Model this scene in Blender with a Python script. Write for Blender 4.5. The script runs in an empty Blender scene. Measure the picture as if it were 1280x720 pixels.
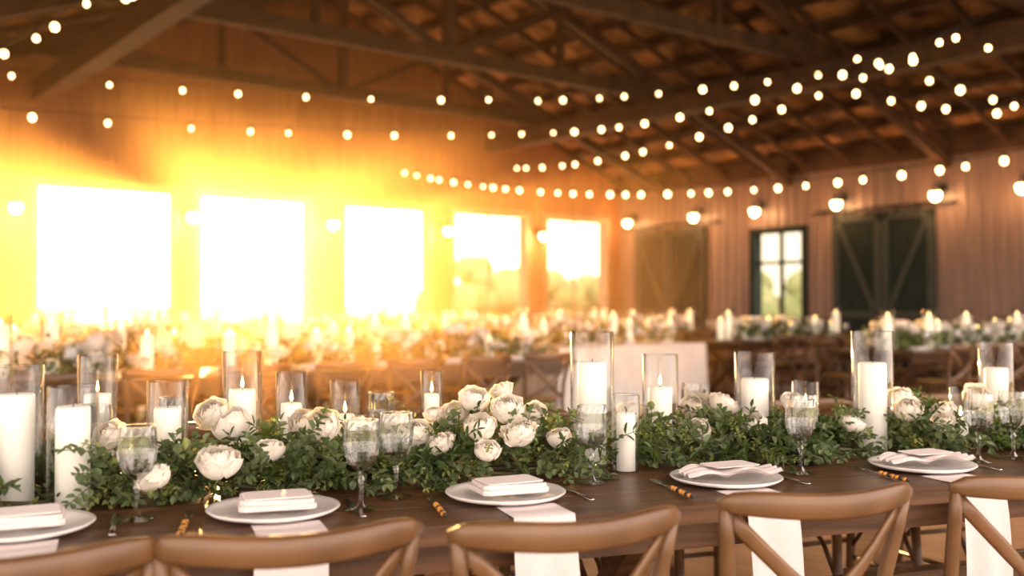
import bpy, math, random
from mathutils import Vector, Matrix, Euler
random.seed(7)
sc = bpy.context.scene
sc.view_settings.view_transform = 'Standard'
sc.view_settings.look = 'None'
sc.view_settings.exposure = 0.75
R = random.uniform
pi = math.pi

# ------------------------------------------------------------------ mesh builder
class MB:
    def __init__(s): s.v=[]; s.f=[]; s.m=[]; s.s=[]
    def add(s, vs, fs, mat=0, smooth=False):
        b=len(s.v); s.v += [tuple(v) for v in vs]
        for f in fs:
            s.f.append(tuple(i+b for i in f)); s.m.append(mat); s.s.append(smooth)
    def box(s, a, b, mat=0, M=None):
        vs=[Vector((x,y,z)) for x in (a[0],b[0]) for y in (a[1],b[1]) for z in (a[2],b[2])]
        if M: vs=[M@v for v in vs]
        s.add(vs,[(0,1,3,2),(4,6,7,5),(0,4,5,1),(2,3,7,6),(0,2,6,4),(1,5,7,3)],mat)
    def lathe(s, prof, n=24, c=(0,0,0), mat=0, flute=0, fl_rng=(0,0)):
        vs=[]
        for k,(r,z) in enumerate(prof):
            for i in range(n):
                a=2*pi*i/n; rr=r
                if flute and fl_rng[0]<=k<=fl_rng[1] and i%2: rr=r*(1-flute)
                vs.append((c[0]+rr*math.cos(a),c[1]+rr*math.sin(a),c[2]+z))
        fs=[]
        for k in range(len(prof)-1):
            for i in range(n):
                j=(i+1)%n
                fs.append((k*n+i,k*n+j,(k+1)*n+j,(k+1)*n+i))
        s.add(vs,fs,mat,not flute)
    def sweep(s, pts, w, t, up=(0,0,1), n=8, mat=0, power=1.0, smooth=True):
        pts=[Vector(p) for p in pts]; up=Vector(up); L=len(pts); vs=[]
        for k,p in enumerate(pts):
            T=(pts[min(k+1,L-1)]-pts[max(k-1,0)]).normalized()
            N=up-T*up.dot(T)
            if N.length<1e-4: N=Vector((1,0,0))-T*T.x
            N.normalize(); B=T.cross(N)
            ww=w[k] if isinstance(w,(list,tuple)) else w
            tt=t[k] if isinstance(t,(list,tuple)) else t
            for i in range(n):
                a=2*pi*(i+.5)/n; ca,sa=math.cos(a),math.sin(a)
                ca=math.copysign(abs(ca)**power,ca); sa=math.copysign(abs(sa)**power,sa)
                vs.append(p+N*ww*ca+B*tt*sa)
        fs=[]
        for k in range(L-1):
            for i in range(n):
                j=(i+1)%n; fs.append((k*n+i,k*n+j,(k+1)*n+j,(k+1)*n+i))
        fs.append(tuple(range(n))[::-1]); fs.append(tuple((L-1)*n+i for i in range(n)))
        s.add(vs,fs,mat,smooth)
    def ball(s, c, r, mat=0, n=10, m=6, sz=1.0):
        prof=[(max(r*math.sin(pi*k/m),1e-4),-r*sz*math.cos(pi*k/m)) for k in range(m+1)]
        s.lathe(prof,n,c,mat)
    def merge(s, o, M, matmap=None):
        b=len(s.v); s.v += [tuple(M@Vector(v)) for v in o.v]
        s.f += [tuple(i+b for i in f) for f in o.f]
        s.m += [m if matmap is None else matmap[m] for m in o.m]; s.s += o.s
    def mesh(s, name, mats):
        me=bpy.data.meshes.new(name); me.from_pydata(s.v,[],s.f)
        for m in mats: me.materials.append(m)
        me.polygons.foreach_set('material_index',s.m)
        me.polygons.foreach_set('use_smooth',s.s)
        me.update(); return me
    def obj(s, name, mats, M=None, parent=None):
        return place(name, s.mesh(name,mats), M, parent)
def place(name, me, M=None, parent=None):
    o=bpy.data.objects.new(name, me); sc.collection.objects.link(o)
    if M is not None: o.matrix_world=M
    if parent: o.parent=parent
    return o
def T(x,y,z=0,rz=0): return Matrix.Translation((x,y,z))@Matrix.Rotation(rz,4,'Z')

# ------------------------------------------------------------------ materials
def newmat(name):
    m=bpy.data.materials.new(name); m.use_nodes=True; nt=m.node_tree; nt.nodes.clear()
    o=nt.nodes.new('ShaderNodeOutputMaterial'); return m,nt,o
def pbr(name,c1,c2=None,rough=.6,metal=0,scale=8,stretch=(1,1,1),bump=0,emit=None,es=0,spec=.5,transl=0,detail=4):
    m,nt,o=newmat(name); N=nt.nodes; L=nt.links
    b=N.new('ShaderNodeBsdfPrincipled'); b.inputs['Roughness'].default_value=rough
    b.inputs['Metallic'].default_value=metal; b.inputs['Specular IOR Level'].default_value=spec
    c2=c2 or tuple(x*.8 for x in c1)
    tc=N.new('ShaderNodeTexCoord'); mp=N.new('ShaderNodeMapping'); mp.inputs['Scale'].default_value=stretch
    nz=N.new('ShaderNodeTexNoise'); nz.inputs['Scale'].default_value=scale; nz.inputs['Detail'].default_value=detail
    L.new(tc.outputs['Object'],mp.inputs[0]); L.new(mp.outputs[0],nz.inputs['Vector'])
    cr=N.new('ShaderNodeValToRGB'); cr.color_ramp.elements[0].position=.35; cr.color_ramp.elements[1].position=.65
    cr.color_ramp.elements[0].color=(*c2,1); cr.color_ramp.elements[1].color=(*c1,1)
    L.new(nz.outputs['Fac'],cr.inputs[0]); L.new(cr.outputs[0],b.inputs['Base Color'])
    if bump:
        bp=N.new('ShaderNodeBump'); bp.inputs['Strength'].default_value=bump; bp.inputs['Distance'].default_value=.01
        L.new(nz.outputs['Fac'],bp.inputs['Height']); L.new(bp.outputs[0],b.inputs['Normal'])
    if emit:
        b.inputs['Emission Color'].default_value=(*emit,1); b.inputs['Emission Strength'].default_value=es
    if transl:
        t=N.new('ShaderNodeBsdfTranslucent'); L.new(cr.outputs[0],t.inputs[0])
        mx=N.new('ShaderNodeMixShader'); mx.inputs[0].default_value=transl
        L.new(b.outputs[0],mx.inputs[1]); L.new(t.outputs[0],mx.inputs[2]); L.new(mx.outputs[0],o.inputs[0])
    else: L.new(b.outputs[0],o.inputs[0])
    return m
def emis(name,c,s):
    m,nt,o=newmat(name); e=nt.nodes.new('ShaderNodeEmission'); e.inputs[0].default_value=(*c,1); e.inputs[1].default_value=s
    nt.links.new(e.outputs[0],o.inputs[0]); return m
def thinglass(name,tint=(.97,.98,.98),k=.75,base=.04):
    m,nt,o=newmat(name); N=nt.nodes; L=nt.links
    t=N.new('ShaderNodeBsdfTransparent'); t.inputs[0].default_value=(*tint,1)
    g=N.new('ShaderNodeBsdfGlossy'); g.inputs['Roughness'].default_value=.03
    lw=N.new('ShaderNodeLayerWeight'); lw.inputs[0].default_value=.35
    mr=N.new('ShaderNodeMath'); mr.operation='MULTIPLY_ADD'; mr.inputs[1].default_value=k; mr.inputs[2].default_value=base
    L.new(lw.outputs['Facing'],mr.inputs[0])
    pw=N.new('ShaderNodeMath'); pw.operation='POWER'; pw.inputs[1].default_value=1.6; L.new(mr.outputs[0],pw.inputs[0])
    mx=N.new('ShaderNodeMixShader'); L.new(pw.outputs[0],mx.inputs[0]); L.new(t.outputs[0],mx.inputs[1]); L.new(g.outputs[0],mx.inputs[2])
    L.new(mx.outputs[0],o.inputs[0]); return m

m_chair=pbr('chair_wood',(.155,.078,.030),(.105,.050,.019),.33,scale=7,stretch=(1,2,1.2),bump=.04)
m_seat=pbr('seat_rattan',(.60,.37,.12),(.38,.21,.06),.6,scale=60,bump=.4)
m_table=pbr('table_wood',(.125,.058,.025),(.052,.023,.010),.40,scale=3,stretch=(1,14,14),bump=.15,spec=.4)
m_cloth=pbr('white_cloth',(.85,.82,.78),(.78,.74,.70),.8,scale=5)
m_nap=pbr('napkin_linen',(.76,.70,.70),(.70,.64,.645),.85,scale=160,bump=.1)
m_card=pbr('menu_card',(.86,.81,.80),(.84,.78,.78),.6)
m_plate=pbr('porcelain',(.84,.82,.82),(.82,.80,.80),.15)
m_wax=pbr('candle_wax',(.93,.89,.83),(.90,.85,.79),.45,scale=3,emit=(1,.84,.66),es=.12)  # faint candle glow put into the wax as emission
m_waxb=pbr('candle_wax_glow',(.95,.91,.85),(.92,.87,.81),.45,scale=3,emit=(1,.78,.50),es=.5)  # far candles: stronger glow put into the wax to brighten them
m_flame=emis('candle_flame',(1,.6,.22),14)
m_wick=pbr('wick',(.03,.02,.02))
m_glass=thinglass('clear_glass',k=.8,base=.07)
m_glass2=thinglass('cut_crystal',k=.95,base=.15)
m_leafA=pbr('leaf_eucalyptus',(.18,.24,.10),(.09,.14,.055),.45,scale=9,transl=.3)
m_leafB=pbr('leaf_ruscus',(.10,.155,.03),(.04,.075,.016),.35,scale=9,transl=.3)
m_leafC=pbr('leaf_young',(.34,.38,.12),(.20,.25,.07),.45,scale=9,transl=.35)
m_stem=pbr('stem',(.10,.10,.04),(.06,.05,.02),.7)
m_petal=pbr('rose_petal',(.93,.90,.83),(.91,.86,.78),.6,scale=30,transl=.3)
m_petalc=pbr('rose_heart',(.92,.86,.70),(.89,.81,.63),.6,scale=30,transl=.3)
m_metal=pbr('silver',(.8,.78,.75),(.75,.72,.7),.2,metal=1)
m_gold=pbr('amber_handle',(.75,.36,.08),(.6,.23,.04),.3,metal=.3)
m_dark=pbr('dark_metal',(.03,.025,.02),(.02,.02,.02),.5)
m_bulb=emis('bulb_glow',(1,.58,.23),9)
m_sconce=emis('sconce_glow',(1,.62,.28),16)
m_wallL=pbr('timber_siding_left',(.36,.15,.06),(.24,.09,.035),.6,scale=2,stretch=(8,8,.6),bump=.2)
m_wallR=pbr('metal_siding_right',(.30,.215,.175),(.21,.15,.125),.45,scale=2,stretch=(8,8,.6))
m_door=pbr('painted_barn_door',(.026,.040,.034),(.017,.026,.022),.85,scale=4,stretch=(8,8,1),spec=.15)
m_brace=pbr('painted_door_brace',(.060,.074,.064),(.045,.056,.048),.75,scale=4,stretch=(8,8,1),spec=.2)
m_beam=pbr('rough_beam',(.10,.048,.020),(.05,.023,.010),.7,scale=4,stretch=(1,1,1),bump=.3)
m_deck=pbr('roof_deck',(.46,.24,.10),(.05,.024,.012),.8,scale=2.4,detail=8)  # tan patches on near-black: warm light on the roof put into the colour
m_floor=pbr('floor_boards',(.30,.17,.09),(.17,.09,.045),.3,scale=1.5,stretch=(1,9,1),bump=.05)
m_frame=pbr('window_frame',(.35,.24,.15),(.28,.18,.11),.5)
m_grass=pbr('grass',(.40,.40,.22),(.30,.32,.16),.9,scale=.6)
m_tree=pbr('tree_foliage',(.42,.44,.22),(.26,.30,.13),.9,scale=.8,transl=.4)

# ------------------------------------------------------------------ building frame (x'=r along right wall, y'=-s along window wall)
CX,CY=2.35,21.8
BM=Matrix(((.616,.788,0,CX),(-.788,.616,0,CY),(0,0,1,0),(0,0,0,1)))
W=17.5; D=17.2
def zr(s): return 3.88+.38*s if s<=7.6 else 3.88+.38*7.6-.38*(s-7.6)
def bx(mb,s0,s1,r0,r1,z0,z1,mat=0): mb.box((r0,-s1,z0),(r1,-s0,z1),mat)

mb=MB(); bx(mb,-.2,W+.2,-.2,D+2,-.12,0); mb.obj('floor',[m_floor],BM)

# window wall (gable end)
wins=[(.42,2.09),(2.63,4.40),(4.98,6.74),(7.44,9.34),(9.75,11.77),(12.5,14.4),(15.0,16.8)]
ZS,ZT=.85,3.0
mb=MB(); prev=0
for a,b in wins:
    bx(mb,prev,a,-.18,0,0,3.8); bx(mb,a,b,-.18,0,0,ZS); bx(mb,a,b,-.18,0,ZT,3.8); prev=b
bx(mb,prev,W,-.18,0,0,2.95)
pr=[(0,3.8)]+[(s,zr(s)) for s in (0,7.6,15.1)]+[(15.1,3.8)]
vs=[(x,-s,z) for x in (-.18,0) for s,z in pr]; n=len(pr)
mb.add(vs,[tuple(range(n)),tuple(range(n,2*n))[::-1]]+[(i,(i+1)%n,(i+1)%n+n,i+n) for i in range(n)])
s=.1
while s<W-.1:   # board battens
    if not any(a-.09<s<b+.09 for a,b in wins): bx(mb,s,s+.035,0,.02,0,min(zr(s),7)-.1)
    else: bx(mb,s,s+.035,0,.02,ZT+.12,zr(s)-.1)
    s+=.3
mb.obj('wall_left',[m_wallL],BM)
for i,(a,b) in enumerate(wins):
    mb=MB(); f=.07
    bx(mb,a-.08,a+.02,-.2,.05,ZS-.08,ZT+.08); bx(mb,b-.02,b+.08,-.2,.05,ZS-.08,ZT+.08)
    bx(mb,a-.08,b+.08,-.2,.06,ZT-.02,ZT+.1); bx(mb,a-.1,b+.1,-.2,.09,ZS-.09,ZS)
    c=(a+b)/2
    bx(mb,c-.02,c+.02,-.12,-.08,ZS,ZT); bx(mb,a,b,-.12,-.08,1.15,1.19)
    mb.obj('window_%d'%(i+1),[m_frame],BM)

# right wall with door openings closed by sliding doors, one real window
mb=MB(); wa,wb,wz0,wz1=3.64,4.75,.95,2.58
bx(mb,-.18,0,-.18,wa,0,3.86); bx(mb,-.18,0,wb,D,0,3.86); bx(mb,-.18,0,wa,wb,0,wz0); bx(mb,-.18,0,wa,wb,wz1,3.86)
r=.12
while r<D:
    if wa-.12<r<wb+.1: bx(mb,0,.025,r,r+.06,wz1+.1,3.8)
    else: bx(mb,0,.025,r,r+.06,0,3.8)
    r+=.2
mb.obj('wall_right',[m_wallR],BM)
mb=MB()
bx(mb,-.2,.06,wa-.08,wa+.02,wz0-.08,wz1+.08); bx(mb,-.2,.06,wb-.02,wb+.08,wz0-.08,wz1+.08)
bx(mb,-.2,.06,wa-.08,wb+.08,wz1-.02,wz1+.08); bx(mb,-.2,.08,wa-.1,wb+.1,wz0-.08,wz0+.02)
bx(mb,-.12,-.07,4.16,4.23,wz0,wz1); bx(mb,-.12,-.07,wa,wb,1.98,2.04)
mb.obj('window_8',[m_door],BM)
def barn_door(name,r0,r1):
    mb=MB(); z0,z1=.03,2.78; mid=(r0+r1)/2
    for a,b,fl in ((r0,mid-.01,0),(mid+.01,r1,1)):
        bx(mb,.04,.08,a,b,z0,z1)
        for x0,x1,q0,q1 in ((a,a+.12,z0,z1),(b-.12,b,z0,z1),(a,b,z0,z0+.14),(a,b,z1-.14,z1),(a,b,1.0,1.12)):
            bx(mb,.08,.11,x0,x1,q0,q1,2)
        for (q0,q1) in ((z0+.14,1.0),(1.12,z1-.14)):
            p,q=(a+.12,b-.12) if (fl==0)==(q0<1) else (b-.12,a+.12)
            mb.sweep([(p,-.097,q0),(q,-.097,q1)],.06,.018,up=(1,0,0),n=4,power=1,smooth=False,mat=2)
        for x in (a+.25,b-.25): mb.box((x-.02,-.13,z1-.05),(x+.02,-.09,z1+.1),1)
    mb.box((r0-.3,-.13,z1+.06),(r1+.3,-.03,z1+.11),1)
    mb.obj(name,[m_door,m_dark,m_brace],BM)
barn_door('door_1',.54,2.50); barn_door('door_2',5.41,7.28)

mb=MB(); bx(mb,W,W+.18,-.18,10,0,3.0); mb.obj('wall_near',[m_wallL],BM)

# roof
mb=MB(); E=.35
for a,b in ((-E,7.6),(7.6,W+E)):
    za=zr(a) ; zb=zr(b)
    vs=[(x,-s,z) for x in (-.5,D+.3) for s,z in ((a,za),(b,zb),(b,zb+.12),(a,za+.12))]
    mb.add(vs,[(0,1,2,3),(7,6,5,4),(0,4,5,1),(1,5,6,2),(2,6,7,3),(3,7,4,0)])
mb.obj('ceiling',[m_deck],BM)
mb=MB(); s=.25
while s<W:
    z=zr(s); bx(mb,s,s+.09,0.02,D,z-.16,z-.015); s+=.62
bx(mb,7.5,7.7,0.02,D,6.35,6.68)
mb.obj('roof_purlins',[m_beam],BM)
mb=MB(); r=.4
while r<D:
    for a,b in ((.05,7.55),(7.65,W-.05)):
        mb.sweep([(r,-a,zr(a)-.24),(r,-b,zr(b)-.24)],.07,.03,n=4,smooth=False)
    r+=.9
mb.obj('roof_rafters',[m_beam],BM)
# trusses
mb=MB()
def bar(s0,z0,s1,z1,h=.13,t=.08,x=0): mb.sweep([(x,-s0,z0),(x,-s1,z1)],h,t,n=4,smooth=False)
bar(.05,zr(.05)-.42,7.6,zr(7.6)-.42); bar(7.6,zr(7.6)-.42,15.1,zr(15.1)-.42)
bar(1.9,4.62,13.3,4.62,.14)
bar(7.6,4.62,7.6,6.3)
for k in (3.6,5.6): bar(k,4.6,k,zr(k)-.4,.07,.06); bar(15.2-k,4.6,15.2-k,zr(k)-.4,.07,.06)
for a,b in ((3.6,5.6),(5.6,7.6)):
    bar(a,zr(a)-.42,b,4.62,.07,.06); bar(15.2-a,zr(a)-.42,15.2-b,4.62,.07,.06)
tm=mb.mesh('roof_truss',[m_beam])
for r in (1.5,4.5,7.5,10.5,13.5): place('roof_truss',tm,BM@Matrix.Translation((r,0,0)))
mb=MB()
for s in (3.45,11.6): bx(mb,s,s+.25,0.02,D,4.2,4.5)
mb.obj('roof_beam',[m_beam],BM)
mb=MB(); bx(mb,.03,.2,0.03,D,3.58,3.84); mb.obj('trim_1',[m_beam],BM)

# sconces
def sconce(s,r,z,on_left):
    mb=MB()
    mb.sweep([(0,0,.12),(.0,-.08,.2),(0,-.18,.2),(0,-.22,.12),(0,-.22,.06)],.012,.012,n=6,mat=0,up=(1,0,0))
    mb.lathe([(.001,.14),(.03,.13),(.05,.08),(.11,.04),(.115,.03)],16,(0,-.22,0),0)
    mb.ball((0,-.22,0),.085,1,12,8,1.2)
    mb.box((-.05,-.01,.06),(.05,.02,.18),0)
    M=BM@(Matrix.Translation((.03,-s,z))@Matrix.Rotation(pi/2,4,'Z') if on_left else Matrix.Translation((r,-.04,z)))
    o=mb.obj('wall_sconce',[m_dark,m_sconce],M)
    l=bpy.data.lights.new('sconce_lamp','POINT'); l.energy=15 if not on_left else 60; l.color=(1,.42,.16); l.shadow_soft_size=.1
    lo=bpy.data.objects.new('lamp',l); sc.collection.objects.link(lo); lo.parent=o; lo.location=(0,-.4,-.02)
for r in (.5,2.35,3.85,5.6,7.4,8.75,11.5): sconce(0,r,2.97,False)
for s in (2.36,4.69,7.09,9.55,12.1): sconce(s,0,2.62,True)

# string lights
def strand(p0,p1,n,sag):
    mb=MB(); p0=Vector(p0); p1=Vector(p1); pts=[]
    K=n*3
    for k in range(K+1):
        t=k/K; p=p0.lerp(p1,t); p.z-=sag*4*t*(1-t); pts.append(p)
    mb.sweep(pts,.007,.007,n=5)
    for k in range(n):
        t=(k+.5+R(-.25,.25))/n; p=p0.lerp(p1,t); p.z-=sag*4*t*(1-t)
        mb.lathe([(.001,0),(.016,-.005),(.018,-.05),(.014,-.055)],8,p,0)
        mb.ball(p-Vector((0,0,.085)),R(.022,.036),1,10,6,1.15)
    mb.obj('string_lights',[m_dark,m_bulb])
strand((-6.2,11.5,4.0),(.2,15.2,4.45),8,.12)
strand((-5.6,10.6,3.35),(.6,16.2,4.1),10,.12)
strand((-2.3,18.7,3.85),(5.0,9.7,2.75),31,.42)
strand((-.1,18.2,3.8),(4.3,8.8,3.85),17,.36)
strand((.3,16.2,4.62),(5.0,9.8,3.9),12,.12)
strand((.5,16.2,4.1),(4.1,8.8,3.75),12,.22)
strand((3.8,11.2,4.1),(5.5,9.8,3.1),7,.0)
strand((4.0,12.2,3.95),(6.0,10.4,3.3),7,.1)
strand((-5.3,10.2,3.85),(-3.4,8.8,4.3),5,.1)
strand((-3.4,8.6,3.95),(-1.8,6.5,4.0),9,.12)

# ------------------------------------------------------------------ chairs
def chair_mesh():
    mb=MB()
    outl=[]
    for k in range(28):
        a=2*pi*k/28; ca,sa=math.cos(a),math.sin(a)
        x=.215*math.copysign(abs(ca)**.62,ca); y=.205*math.copysign(abs(sa)**.62,sa)
        x*=1+.08*(y/.2); outl.append((x,y))
    prof=[(.97,.440),(1.0,.450),(1.0,.462),(.96,.470)]
    vs=[(x*k,y*k,z) for k,z in prof for x,y in outl]; n=28
    fs=[(k*n+i,k*n+(i+1)%n,(k+1)*n+(i+1)%n,(k+1)*n+i) for k in range(3) for i in range(n)]
    fs.append(tuple(range(n))[::-1]); mb.add(vs,fs,0,True)
    vs=[(x*k,y*k,z) for k,z in ((.96,.470),(.85,.462),(.4,.458),(.01,.457)) for x,y in outl]
    mb.add(vs,[(k*n+i,k*n+(i+1)%n,(k+1)*n+(i+1)%n,(k+1)*n+i) for k in range(3) for i in range(n)],1,True)
    for sx in (-1,1):
        mb.sweep([(sx*.215,-.245,0),(sx*.2,-.215,.2),(sx*.19,-.195,.44),(sx*.197,-.205,.6),(sx*.215,-.235,.74),(sx*.226,-.25,.82)],
                 [.016,.018,.019,.018,.017,.014],[.016,.018,.019,.018,.017,.014],up=(1,0,0),n=8)
        mb.sweep([(sx*.19,.19,.0),(sx*.185,.18,.22),(sx*.18,.165,.45)],[.014,.018,.02],[.014,.018,.02],up=(1,0,0),n=8)
        mb.sweep([(sx*.188,.18,.2),(sx*.205,-.21,.2)],.01,.01,n=6)
        mb.sweep([(sx*.186,.17,.25),(sx*.187,.1,.36),(sx*.188,0,.425),(sx*.188,-.1,.36),(sx*.198,-.2,.25)],.009,.009,up=(1,0,0),n=6)
        pts=[]
        for k in range(11):
            t=k/10; x=sx*(.212-.39*t); z=.790-.31*t-.03*math.sin(pi*t)
            y=-.240+.045*t-.05*math.sin(pi*t)-(.008 if sx>0 else -.008)*math.sin(pi*t)
            pts.append((x,y,z))
        mb.sweep(pts,.018,.008,up=(.5*sx,0,1),n=8,power=.7)
    mb.sweep([(-.185,.175,.27),(.185,.175,.27)],.01,.01,n=6)
    mb.sweep([(-.2,-.212,.27),(.2,-.212,.27)],.01,.01,n=6)
    pts=[];ws=[];ts=[]
    for k in range(17):
        q=-1+2*k/16; x=.242*q
        y=-.245-.085*(1-q*q); z=.832-.016*(1-q*q)-.014*abs(q)**6
        pts.append((x,y,z)); e=(1-abs(q)**6)**.5 if abs(q)<1 else 0
        ws.append(.010+.018*e); ts.append(.007+.006*e)
    mb.sweep(pts,ws,ts,up=(0,0,1),n=10,power=.6)
    return mb.mesh('dining_chair',[m_chair,m_seat])
CH=chair_mesh()

# ------------------------------------------------------------------ rose, leaf, garland helpers
def rose(layers=6,g=4,seed=3,openf=1.0,ruf=.05):
    mb=MB(); rnd=random.Random(seed)
    for L in range(layers):
        f=(L+1)/layers; n=3+(L+1)//2+(1 if L>2 else 0); Rr=(.20+.80*f)
        top=math.radians(80-50*openf*f**1.3); bot=math.radians(-60)
        for p in range(n):
            th=2*pi*p/n+L*.9+rnd.uniform(-.25,.25); w=pi/n*1.45*rnd.uniform(.85,1.15); dt=rnd.uniform(-.22,.12)
            rj=rnd.uniform(.90,1.10); ph0=rnd.uniform(0,6); curl=rnd.uniform(.02,.18)*f
            vs=[]
            for i in range(g+1):
                b=i/g
                for j in range(g+1):
                    a=-1+2*j/g
                    ph=bot+(top+dt-bot)*b*(1-.16*a*a*b)
                    rad=Rr*(1+(rj-1)*b)*math.cos(ph)*(1+.05*a*a)+(curl if b>.95 else 0)+.015+ruf*b*b*math.sin(a*4+ph0)*f
                    z=Rr*.85*math.sin(ph)+.25*(1-f)+ruf*b*b*math.cos(a*5+ph0)
                    th2=th+a*w*(.35+.65*math.sin(pi*min(.5,b*.6)))*(1 if b<.95 else .8)
                    vs.append((rad*math.cos(th2),rad*math.sin(th2),z-(curl*.6 if b>.95 else 0)))
            fs=[(i*(g+1)+j,i*(g+1)+j+1,(i+1)*(g+1)+j+1,(i+1)*(g+1)+j) for i in range(g) for j in range(g)]
            mb.add(vs,fs,1 if L==0 else 0,True)
    mb.ball((0,0,.22),.2,1,8,5,1.4)
    mb.lathe([(.05,-1.2),(.05,-.8),(.35,-.75),(.55,-.5)],8,(0,0,0),2)
    return mb
ROSES=[rose(7,5,3),rose(6,5,8,1.25,.09),rose(5,5,12,.6,.05)]; ROSE_LO=rose(3,3)
def leaf(mb,p,d,nrm,l,w,mat):
    d=d.normalized(); sd=d.cross(nrm)
    if sd.length<1e-3: sd=Vector((1,0,0))
    sd.normalize(); up=sd.cross(d)
    f=.25*w
    vs=[p,p+d*l*.4+sd*w*.5+up*f,p+d*l*.78+sd*w*.36+up*f*.8-up*l*.04,p+d*l-up*l*.12,p+d*l*.78-sd*w*.36+up*f*.8-up*l*.04,p+d*l*.4-sd*w*.5+up*f]
    mb.add(vs,[(0,3,2,1),(0,5,4,3)],mat,False)
def sprig(mb,p,d,length,n,l,w,mat,rnd,droop=.07):
    d=d.normalized(); q=Vector(p); pts=[q.copy()]; step=length/n
    for k in range(n):
        d=(d+Vector((rnd.uniform(-.15,.15),rnd.uniform(-.15,.15),-droop))).normalized()
        q=q+d*step; pts.append(q.copy())
        ax=d.cross(Vector((rnd.uniform(-1,1),rnd.uniform(-1,1),rnd.uniform(-1,1))))
        if ax.length<.01: continue
        ax.normalize()
        for sg in (-1,1):
            ld=(d*.6+ax*sg).normalized(); nr=Vector((rnd.uniform(-.5,.5),rnd.uniform(-.5,.5),1))
            s_=rnd.uniform(.75,1.15)*(1-.35*k/n)
            leaf(mb,q,ld,nr,l*s_,w*s_,mat)
    leaf(mb,q,d,Vector((0,.2,1)),l*.8,w*.8,mat)
    mb.sweep(pts,.0012,.0012,n=3,mat=3)

# ------------------------------------------------------------------ foreground table
ux,uy=.94,.342; ang=math.atan2(uy,ux)
FM=T(-.016,2.48,0,ang)          # table frame: x = along table, y = across (away from camera)
FI=FM.inverted()
TZ=.76
def table_mesh(x0,x1,y0,y1,legs,planks=5):
    mb=MB(); w=(y1-y0)/planks
    for k in range(planks):
        mb.box((x0,y0+k*w+.002,TZ-.045),(x1,y0+(k+1)*w-.002,TZ),0)
    mb.box((x0+.1,y0+.07,TZ-.12),(x1-.1,y0+.10,TZ-.045),0); mb.box((x0+.1,y1-.10,TZ-.12),(x1-.1,y1-.07,TZ-.045),0)
    for lx in legs:
        c=(y0+y1)/2
        mb.box((lx-.05,y0+.12,TZ-.13),(lx+.05,y1-.12,TZ-.045),0)
        mb.box((lx-.05,y0+.12,.0),(lx+.05,y1-.12,.07),0)
        for sg in (-1,1):
            mb.sweep([(lx,c+sg*.3,.06),(lx,c-sg*.3,TZ-.12)],.04,.035,up=(0,1,0),n=4,smooth=False)
    mb.box((legs[0],(y0+y1)/2-.03,.3),(legs[-1],(y0+y1)/2+.03,.38),0)
    return mb
table_mesh(-2.3,3.6,-.24,.80,(-1.9,.35,2.9)).obj('dining_table',[m_table],FM)

place_u=[-1.085,-.561,0,.629,1.287,1.93]
chair_u=[-1.06,-.59,-.085,.55,1.13,1.80]
chair_v=[-.265,-.26,-.33,-.265,-.26,-.235]
def plate(M):
    mb=MB()
    mb.lathe([(.001,.006),(.09,.006),(.098,.009),(.135,.016),(.148,.020),(.150,.018),(.140,.010),(.10,.001),(.001,0)],48)
    return mb.obj('dinner_plate',[m_plate],M)
def softbox(mb,x,y,z0,h,mat,seed=0,amp=.003,M=Matrix()):
    vs=[]; rnd=random.Random(seed)
    ph=rnd.uniform(0,6)
    for lay,(k,z) in enumerate(((.985,0),(1,h*.3),(1,h*.7),(.98,h))):
        for i in range(40):
            a=2*pi*(i+.5)/40; ca,sa=math.cos(a),math.sin(a); mx=max(abs(ca),abs(sa))
            px=ca/mx*x*k; py=sa/mx*y*k
            vs.append(M@Vector((px,py,z0+z+(amp*math.sin(px*30+ph)*math.cos(py*25) if lay>1 else 0))))
    b=[(k*40+i,k*40+(i+1)%40,(k+1)*40+(i+1)%40,(k+1)*40+i) for k in range(3) for i in range(40)]
    b.append(tuple(120+i for i in range(40))); b.append(tuple(range(40))[::-1])
    mb.add(vs,b,mat,False)
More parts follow.
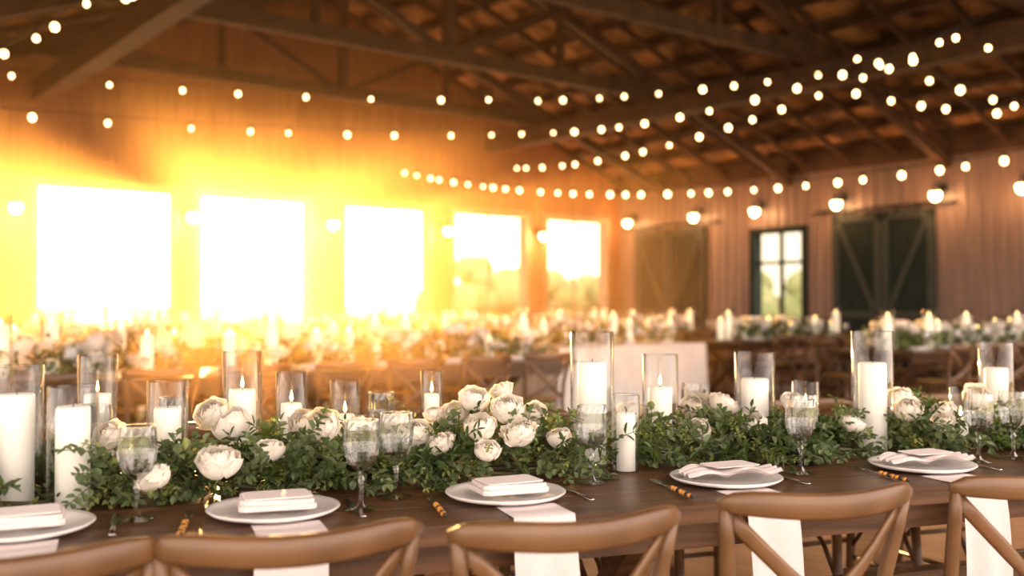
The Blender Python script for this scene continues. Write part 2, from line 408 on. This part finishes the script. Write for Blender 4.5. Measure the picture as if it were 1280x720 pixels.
for i,u in enumerate(place_u):
    plate(FM@Matrix.Translation((u,0,TZ+.0005)))
    mb=MB()
    if i<3:
        softbox(mb,.085,.060,0,.012,0,i,.002); softbox(mb,.081,.056,.0125,.010,0,i+9,.003,Matrix.Rotation(-.03,4,'Z'))
        softbox(mb,.074,.050,.024,.003,1,i,.0,Matrix.Rotation(.06,4,'Z'))
        mb.obj('folded_napkin',[m_nap,m_card],FM@T(u+.005,-.01,TZ+.0215,(.06,-.05,.03)[i]))
    else:
        vs=[];n=22;m_=14
        for a in range(n+1):
            for b in range(m_+1):
                p=-1+2*a/n;q=-1+2*b/m_
                x=.135*p; y=.07*q*(1-.35*p*p)
                z=.024+.016*abs(math.sin(q*5+p*1.5))*(1-.3*p*p)+.006*math.sin(p*7)
                vs.append((x,y,z))
        mb.add(vs,[(a*(m_+1)+b,(a+1)*(m_+1)+b,(a+1)*(m_+1)+b+1,a*(m_+1)+b+1) for a in range(n) for b in range(m_)],0,True)
        softbox(mb,.07,.045,.046,.002,1,i,0,Matrix.Rotation(.2,4,'Z'))
        mb.obj('folded_napkin',[m_nap,m_card],FM@T(u+.005,-.01,TZ+.004,-.12))
    mb=MB(); path=[(-.10,TZ+.0015),(-.18,TZ+.002),(-.238,TZ+.004),(-.246,TZ-.003),(-.250,TZ-.03)]+[(-.252-.004*k,TZ-.03-.055*k) for k in range(1,8)]
    vs=[];n=12
    for k,(y,z) in enumerate(path):
        for j in range(n+1):
            a=-1+2*j/n; fl=max(0,k-3)/8
            vs.append(((.074+.006*fl)*a+.004*math.sin(k*.7+i),y-.014*fl*math.sin(a*5+i*2),z+.0))
    mb.add(vs,[(k*(n+1)+j,k*(n+1)+j+1,(k+1)*(n+1)+j+1,(k+1)*(n+1)+j) for k in range(len(path)-1) for j in range(n)],0,True)
    mb.obj('hanging_napkin',[m_nap],FM@T(u+(.01 if i<3 else -.02),0,0))
    mb=MB(); 
    mb.sweep([(.185,-.11,.004),(.185,-.02,.005),(.185,.02,.004),(.185,.11,.004)],[.007,.004,.009,.004],[.002,.002,.0015,.001],up=(1,0,0),n=8)
    mb.obj('table_knife',[m_metal],FM@Matrix.Translation((u,0,TZ)))
    # fork with carved amber (bamboo style) handle, left of the plate
    mb=MB()
    mb.sweep([(0,-.02,.007),(0,.02,.005),(0,.045,.006)],[.004,.003,.006],.0018,up=(1,0,0),n=8)
    for k in (-1,0,1): mb.sweep([(0,.045,.006),(k*.008,.06,.005),(k*.009,.105,.008)],.0018,.0012,up=(1,0,0),n=5)
    for k in range(15):
        mb.ball((.0012*(-1)**k,-.02-.009*k,.0085),.0072 if k%2 else .0056,2 if k%3==2 else 1,9,6,.9)
    if i>0: mb.obj('dinner_fork',[m_metal,m_gold,m_dark],FM@T(u-.19,-.03,TZ,-.12))
for i,u in enumerate(chair_u): place('dining_chair',CH,FM@T(u,chair_v[i],0,(.05,.0,.03,-.05,.04,0)[i]))
for i in range(7): place('dining_chair',CH,FM@T(-1.5+i*.64,.86,0,pi+.03*math.sin(i*3)))

# hurricanes
def hurricane(x,y,h,hc,r,name='hurricane_candle',bz=TZ,lit=True,M0=Matrix(),seg=28):
    mb=MB(); t=.003
    mb.lathe([(.001,.004),(r-.006,.004),(r-t,.010),(r-t,h),(r-t*.5,h+.002),(r,h),(r,.008),(r-.006,0),(.001,0)],seg,mat=0)
    rc=r*.67
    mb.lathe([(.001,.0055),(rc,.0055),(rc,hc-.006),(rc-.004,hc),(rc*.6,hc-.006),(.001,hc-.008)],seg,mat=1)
    mb.sweep([(0,0,hc-.008),(.001,0,hc+.008)],.0012,.0012,n=5,mat=2,up=(1,0,0))
    if lit: mb.lathe([(.0005,hc+.004),(.005,hc+.012),(.0045,hc+.02),(.0005,hc+.038)],8,mat=3)
    return mb.obj(name,[m_glass,m_wax,m_wick,m_flame],M0@Matrix.Translation((x,y,bz+.0005)))
H=[(-1.187,2.40,.33,.265,.060,0),(-1.031,2.353,.286,.24,.057,0),(-.935,2.72,.27,.20,.054,0),(-.789,2.93,.34,.23,.058,1),
   (.236,2.95,.396,.31,.064,0),(.325,2.86,.22,.17,.040,0),(.466,3.15,.32,.22,.056,1),(.80,3.30,.32,.235,.066,0),(1.17,3.25,.39,.29,.066,0),
   (1.50,3.35,.20,.10,.035,1),(-.50,3.0,.25,.15,.045,1),(.985,3.36,.22,.14,.045,1),(-1.42,2.6,.3,.2,.05,0),(1.75,3.62,.34,.25,.06,0),(2.2,3.7,.3,.2,.06,0),(-.25,3.12,.27,.2,.035,1),
   (-1.20,2.90,.33,.22,.055,1),(-.645,2.93,.28,.19,.046,1)]
for x,y,h,hc,r,lit in H: hurricane(x,y,h,hc,r,lit=bool(lit))
# goblets
def goblet_mesh(hh=.21):
    mb=MB(); k=hh/.21
    prof=[(.001,.003),(.034,.002),(.036,.004),(.012,.010),(.005,.022),(.0045,.06),(.008,.072),(.0045,.082),(.010,.092),(.028,.108),(.037,.130),(.040,.155),(.0385,.19),(.036,.21),(.0348,.21),(.0372,.19),(.0385,.155),(.0355,.131),(.026,.110),(.001,.1)]
    mb.lathe([(r*1.08,z*k) for r,z in prof],28,mat=0,flute=.06,fl_rng=(8,12))
    return mb.mesh('wine_goblet',[m_glass2])
GB=goblet_mesh()
GP=[(-.83,2.22),(-.35,2.33),(-.286,2.48),(.214,2.68),(.815,2.83),(1.41,3.03),(.87,2.99),(-.98,2.90),(-1.12,2.70),(-.40,3.06),(-.08,3.14),(.62,3.42),(1.3,3.58),(1.55,3.1),(2.0,3.3)]
for x,y in GP: place('wine_goblet',GB,T(x,y,TZ+.0005,R(0,3)))

# garland on foreground table
GV=.35
def gh(u): return .088+.06*math.exp(-((u-.03)/.2)**2)+.024*math.sin(u*9)+.018*math.sin(u*23+1)
rnd=random.Random(11); mb=MB()
hl=[(FI@Vector((x,y,0)),r) for x,y,h,hc,r,l in H]+[(FI@Vector((x,y,0)),.02) for x,y in GP]
def clear(p,m=.012):
    for q,r in hl:
        if (p.x-q.x)**2+(p.y-q.y)**2<(r+m)**2: return False
    return True
for o in (-.05,0,.05):
    mb.sweep([(-2.2+.1*k,GV+o+.03*math.sin(k*1.1+o*30)+(.0),TZ+.02+.01*math.sin(k)) for k in range(56)],.006,.006,n=5,mat=3)
for _ in range(2050):
    u=rnd.uniform(-1.75,3.1)
    if u>1.9 and rnd.random()<.5: continue
    a=rnd.uniform(0,pi); q=rnd.uniform(.25,1)
    hw=.165+.035*math.sin(u*7+2); h=gh(u)
    p=Vector((u,GV+hw*.85*q*math.cos(a),TZ+.012+h*.85*q*math.sin(a)))
    if not clear(p): continue
    d=Vector((rnd.uniform(-1,1),math.cos(a)*1.1+rnd.uniform(-.4,.4),math.sin(a)*.8+rnd.uniform(-.1,.4)))
    k=rnd.random()
    if k<.45: sprig(mb,p,d,rnd.uniform(.05,.09),4,rnd.uniform(.028,.044),rnd.uniform(.020,.032),0,rnd)
    elif k<.72: sprig(mb,p,d,rnd.uniform(.05,.10),5,.042,.014,1,rnd)
    else: sprig(mb,p,d,rnd.uniform(.05,.09),6,.020,.012,2,rnd)
for _ in range(260):   # loose trailing stems
    u=rnd.uniform(-1.6,2.6); sd=-1 if rnd.random()<.75 else 1; up_=rnd.random()<.4
    p=Vector((u,GV+sd*rnd.uniform(.08,.15),TZ+rnd.uniform(.03,.09)))
    if not clear(p,.03): continue
    if sd<0 and min(abs(u-q) for q in place_u)<.13: 
        if not up_: continue
    d=Vector((rnd.uniform(-1,1),sd*rnd.uniform(.3,.8),rnd.uniform(.7,1.3) if up_ else rnd.uniform(.0,.3)))
    k=rnd.choice((0,0,1,2))
    sprig(mb,p,d,rnd.uniform(.12,.18),8,(.034,.040,.020)[k],(.026,.013,.012)[k],k,rnd,.10)
for i in range(len(mb.v)):
    v=mb.v[i]
    if v[2]<TZ+.003: mb.v[i]=(v[0],v[1],TZ+.003+rnd.uniform(0,.004))
garl=mb.obj('floral_garland',[m_leafA,m_leafB,m_leafC,m_stem],FM)
rms=[r_.mesh('rose',[m_petal,m_petalc,m_stem]) for r_ in ROSES]
RS=[(-.264,2.75,.888,.045),(-.194,2.68,.868,.042),(-.105,2.8,.975,.042),(-.012,2.76,.952,.050),(.020,2.69,.898,.042),(-.085,2.68,.912,.038),(-.063,2.60,.862,.033),
 (-.160,2.82,.935,.038),(-.5,2.65,.92,.042),(-.69,2.36,.87,.046),(-.822,2.30,.846,.042),(-.756,2.7,.916,.048),(-.85,2.83,.93,.045),(.676,3.2,.925,.048),(.60,3.25,.905,.046),
 (1.267,3.2,.905,.042),(1.285,3.33,.93,.044),(.375,3.2,.90,.043),(.90,3.20,.93,.042),(.065,2.86,.93,.036),(-.33,2.88,.90,.036),(-.62,2.55,.87,.036),(1.42,3.3,.89,.038),
 (.56,3.02,.86,.036),(-1.2,2.72,.93,.046),(-1.05,2.60,.90,.046),(1.6,3.45,.92,.046),(1.9,3.5,.9,.046),(-.03,2.92,.99,.036),(.13,2.78,.87,.032),(-.22,2.84,.93,.030),
 (-.44,2.80,.90,.040),(.74,3.08,.87,.038),(1.06,3.12,.87,.036),(1.36,3.16,.87,.034),(-.58,2.78,.91,.038)]
for k,(x,y,z,r) in enumerate(RS):
    o=place('rose',rms[k%3])
    o.parent=garl
    o.matrix_basis=FI@Matrix.Translation((x,y,z))@Euler((R(.1,.9),R(-.5,.5),0)).to_matrix().to_4x4()@Matrix.Rotation(R(0,6),4,'Z')@Matrix.Scale(r*R(.9,1.1),4)

# ------------------------------------------------------------------ background tables
def bg_garland():
    mb=MB(); rnd=random.Random(5)
    for _ in range(330):
        u=rnd.uniform(-1.0,1.0); a=rnd.uniform(0,pi); q=rnd.uniform(.3,1)
        p=Vector((u,.22*q*math.cos(a),.015+.17*q*math.sin(a)))
        d=Vector((rnd.uniform(-1,1),math.cos(a),math.sin(a)*.8+.2))
        sprig(mb,p,d,.09,3,.05,.028,rnd.choice((0,0,1,2)),rnd)
    for i in range(len(mb.v)):
        v=mb.v[i]
        if v[2]<.004: mb.v[i]=(v[0],v[1],.004)
    for _ in range(36):
        u=rnd.uniform(-.95,.95); r=rnd.uniform(.05,.085)
        mb.merge(ROSE_LO,T(u,rnd.uniform(-.18,.18),rnd.uniform(.10,.28),rnd.uniform(0,6))@Matrix.Rotation(rnd.uniform(0,.9),4,'X')@Matrix.Scale(r,4),[4,4,3])
    return mb.mesh('floral_garland',[m_leafA,m_leafB,m_leafC,m_stem,m_petal])
BG=bg_garland()
def bg_candle(h,hc,r):
    mb=MB()
    mb.lathe([(.001,.002),(r,.002),(r,h),(r-.003,h),(r-.003,.006),(.001,.006)],14,mat=0)
    rc=r*.68
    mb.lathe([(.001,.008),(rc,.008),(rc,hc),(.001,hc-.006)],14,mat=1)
    mb.lathe([(.0005,hc),(.007,hc+.012),(.006,hc+.02),(.0005,hc+.04)],7,mat=2)
    return mb.mesh('hurricane_candle',[m_glass,m_waxb,m_flame])
BC=[bg_candle(.42,.35,.07),bg_candle(.34,.27,.065),bg_candle(.27,.19,.06)]
def bplate():
    mb=MB(); mb.lathe([(.001,.006),(.1,.006),(.14,.018),(.15,.018),(.1,.001),(.001,0)],24)
    softbox(mb,.08,.05,.02,.02,1,1,.002); return mb.mesh('dinner_plate',[m_plate,m_nap])
PLm=bplate()
def cloth_table(L,w):
    mb=MB(); n=160; vs=[]
    per=[]
    hx,hy=L/2,w/2
    for i in range(n):
        t=i/n*2*(L+w)
        if t<L: p=(-hx+t,-hy)
        elif t<L+w: p=(hx,-hy+t-L)
        elif t<2*L+w: p=(hx-(t-L-w),hy)
        else: p=(-hx,hy-(t-2*L-w))
        per.append(p)
    for k in range(5):
        f=k/4
        for i,(x,y) in enumerate(per):
            ox=.03*f*(.5+.5*math.sin(i*1.9))
            vs.append((x+math.copysign(ox,x),y+math.copysign(ox,y),TZ-f*(TZ-.04)))
    fs=[(k*n+i,(k+1)*n+i,(k+1)*n+(i+1)%n,k*n+(i+1)%n) for k in range(4) for i in range(n)]
    fs.append(tuple(range(n))); mb.add(vs,fs,0,False)
    return mb
brnd=random.Random(21)
def bg_table(s0,s1,r,cloth=False,far=True,chairs=True):
    L=s1-s0; c=(s0+s1)/2
    M=BM@Matrix.Translation((r,-c,0))@Matrix.Rotation(pi/2,4,'Z')
    if cloth: cloth_table(L,1.0).obj('banquet_table',[m_cloth],M)
    else: table_mesh(-L/2,L/2,-.5,.5,(-L/2+.5,0,L/2-.5) if L>4 else (-L/2+.4,L/2-.4)).obj('dining_table',[m_table],M)
    n=max(1,int(L/2)); 
    for k in range(n): place('floral_garland',BG,M@T(-L/2+L*(k+.5)/n,0,TZ,0 if k%2 else pi))
    k=-L/2+.2
    while k<L/2-.1:
        place('hurricane_candle',brnd.choice(BC),M@T(k,brnd.uniform(-.16,.16),TZ+.001)); k+=brnd.uniform(.20,.38)
    n=int(L/.62); off=(L-n*.62)/2
    for k in range(n):
        x=-L/2+off+.31+.62*k
        place('dinner_plate',PLm,M@T(x,-.33,TZ)); 
        place('wine_goblet',GB,M@T(x+.205,-.30,TZ+.0005))
        if chairs: place('dining_chair',CH,M@T(x,-.55,0,brnd.uniform(-.08,.08)))
        if far: place('dining_chair',CH,M@T(x,.55,0,pi+brnd.uniform(-.08,.08)))
bg_table(9.5,15.6,8.75)
bg_table(1.6,6.1,9.9)
bg_table(9.6,15.8,6.3)
bg_table(5.8,8.2,7.0,cloth=True,chairs=False)
bg_table(2.2,5.2,7.0)
bg_table(2.6,8.2,4.6,cloth=False)
bg_table(9.2,15.0,3.9)
bg_table(2.2,8.4,2.2,cloth=True,far=False)

# ------------------------------------------------------------------ outside
mb=MB(); mb.add([(-150,-150,-.25),(150,-150,-.25),(150,250,-.25),(-150,250,-.25)],[(0,1,2,3)]); mb.obj('ground',[m_grass])
mb=MB(); rnd=random.Random(2)
for k in range(16):
    p=Vector((-5+k*1.5+rnd.uniform(-.5,.5),62+rnd.uniform(-5,5),0)); hh=rnd.uniform(1.5,4)
    for j in range(6):
        mb.ball((p.x+rnd.uniform(-1.3,1.3),p.y+rnd.uniform(-1.3,1.3),rnd.uniform(.6,hh)),rnd.uniform(.6,1.3),0,9,6,.9)
    mb.sweep([(p.x,p.y,-.3),(p.x,p.y,1.5)],.2,.2,n=6,mat=1,up=(1,0,0))
mb.obj('tree_line',[m_tree,m_stem])

# ------------------------------------------------------------------ added haze volume imitating lens flare and sun glow, edged along the sunbeams
plan=[(6.0,.05),(7.6,3.97),(11.0,12.3),(W-.1,12.3),(W-.1,.05),(7.6,.05)]
mb=MB(); n=len(plan)
vs=[(r,-s,.02) for s,r in plan]+[(r,-s,zr(s)-.05) for s,r in plan]
mb.add(vs,[tuple(range(n)),(6,11,7),(7,11,10,9,8)]+[(i,i+n,(i+1)%n+n,(i+1)%n) for i in range(n)])
m,nt,o=newmat('glow_haze'); v=nt.nodes.new('ShaderNodeVolumeScatter'); v.inputs['Color'].default_value=(1,.60,.24,1)
v.inputs['Density'].default_value=.022; v.inputs['Anisotropy'].default_value=.72
nt.links.new(v.outputs[0],o.inputs['Volume'])
mb.obj('glow_haze',[m],BM)

# ------------------------------------------------------------------ sun and sky
SD=Vector((-.284,1,.075)).normalized()
l=bpy.data.lights.new('sun','SUN'); l.energy=14; l.color=(1,.50,.15); l.angle=.02
lo=bpy.data.objects.new('sun',l); sc.collection.objects.link(lo); lo.rotation_euler=SD.to_track_quat('Z','Y').to_euler(); lo.location=(-8,30,9)
w=bpy.data.worlds.new('sky'); sc.world=w; w.use_nodes=True; nt=w.node_tree; N=nt.nodes; Lk=nt.links; N.clear()
out=N.new('ShaderNodeOutputWorld'); bg=N.new('ShaderNodeBackground'); tc=N.new('ShaderNodeTexCoord')
vm=N.new('ShaderNodeVectorMath'); vm.operation='DOT_PRODUCT'; vm.inputs[1].default_value=SD
Lk.new(tc.outputs['Generated'],vm.inputs[0])
mxx=N.new('ShaderNodeMath'); mxx.operation='MAXIMUM'; mxx.inputs[1].default_value=0; Lk.new(vm.outputs['Value'],mxx.inputs[0])
pw=N.new('ShaderNodeMath'); pw.operation='POWER'; pw.inputs[1].default_value=26; Lk.new(mxx.outputs[0],pw.inputs[0])
mr=N.new('ShaderNodeMapRange'); mr.inputs[1].default_value=-.6; mr.inputs[2].default_value=.8
Lk.new(vm.outputs['Value'],mr.inputs[0])
m0=N.new('ShaderNodeMix'); m0.data_type='RGBA'; m0.inputs[6].default_value=(3.4,2.72,2.35,1); m0.inputs[7].default_value=(.90,.78,.58,1)
Lk.new(mr.outputs[0],m0.inputs[0])
m1=N.new('ShaderNodeMix'); m1.data_type='RGBA'; m1.inputs[7].default_value=(14,8.6,3.4,1)
Lk.new(m0.outputs[2],m1.inputs[6])
Lk.new(pw.outputs[0],m1.inputs[0]); Lk.new(m1.outputs[2],bg.inputs[0]); bg.inputs[1].default_value=1.0
Lk.new(bg.outputs[0],out.inputs[0])

# ------------------------------------------------------------------ camera
cd=bpy.data.cameras.new('camera'); cam=bpy.data.objects.new('camera',cd); sc.collection.objects.link(cam)
cam.location=(0,0,1.24); cam.rotation_euler=(math.radians(90+.917),0,0)
cd.sensor_width=36; cd.lens=1250/1280*36
cd.dof.use_dof=True; cd.dof.focus_distance=2.75; cd.dof.aperture_fstop=1.6; cd.clip_end=500
sc.camera=cam
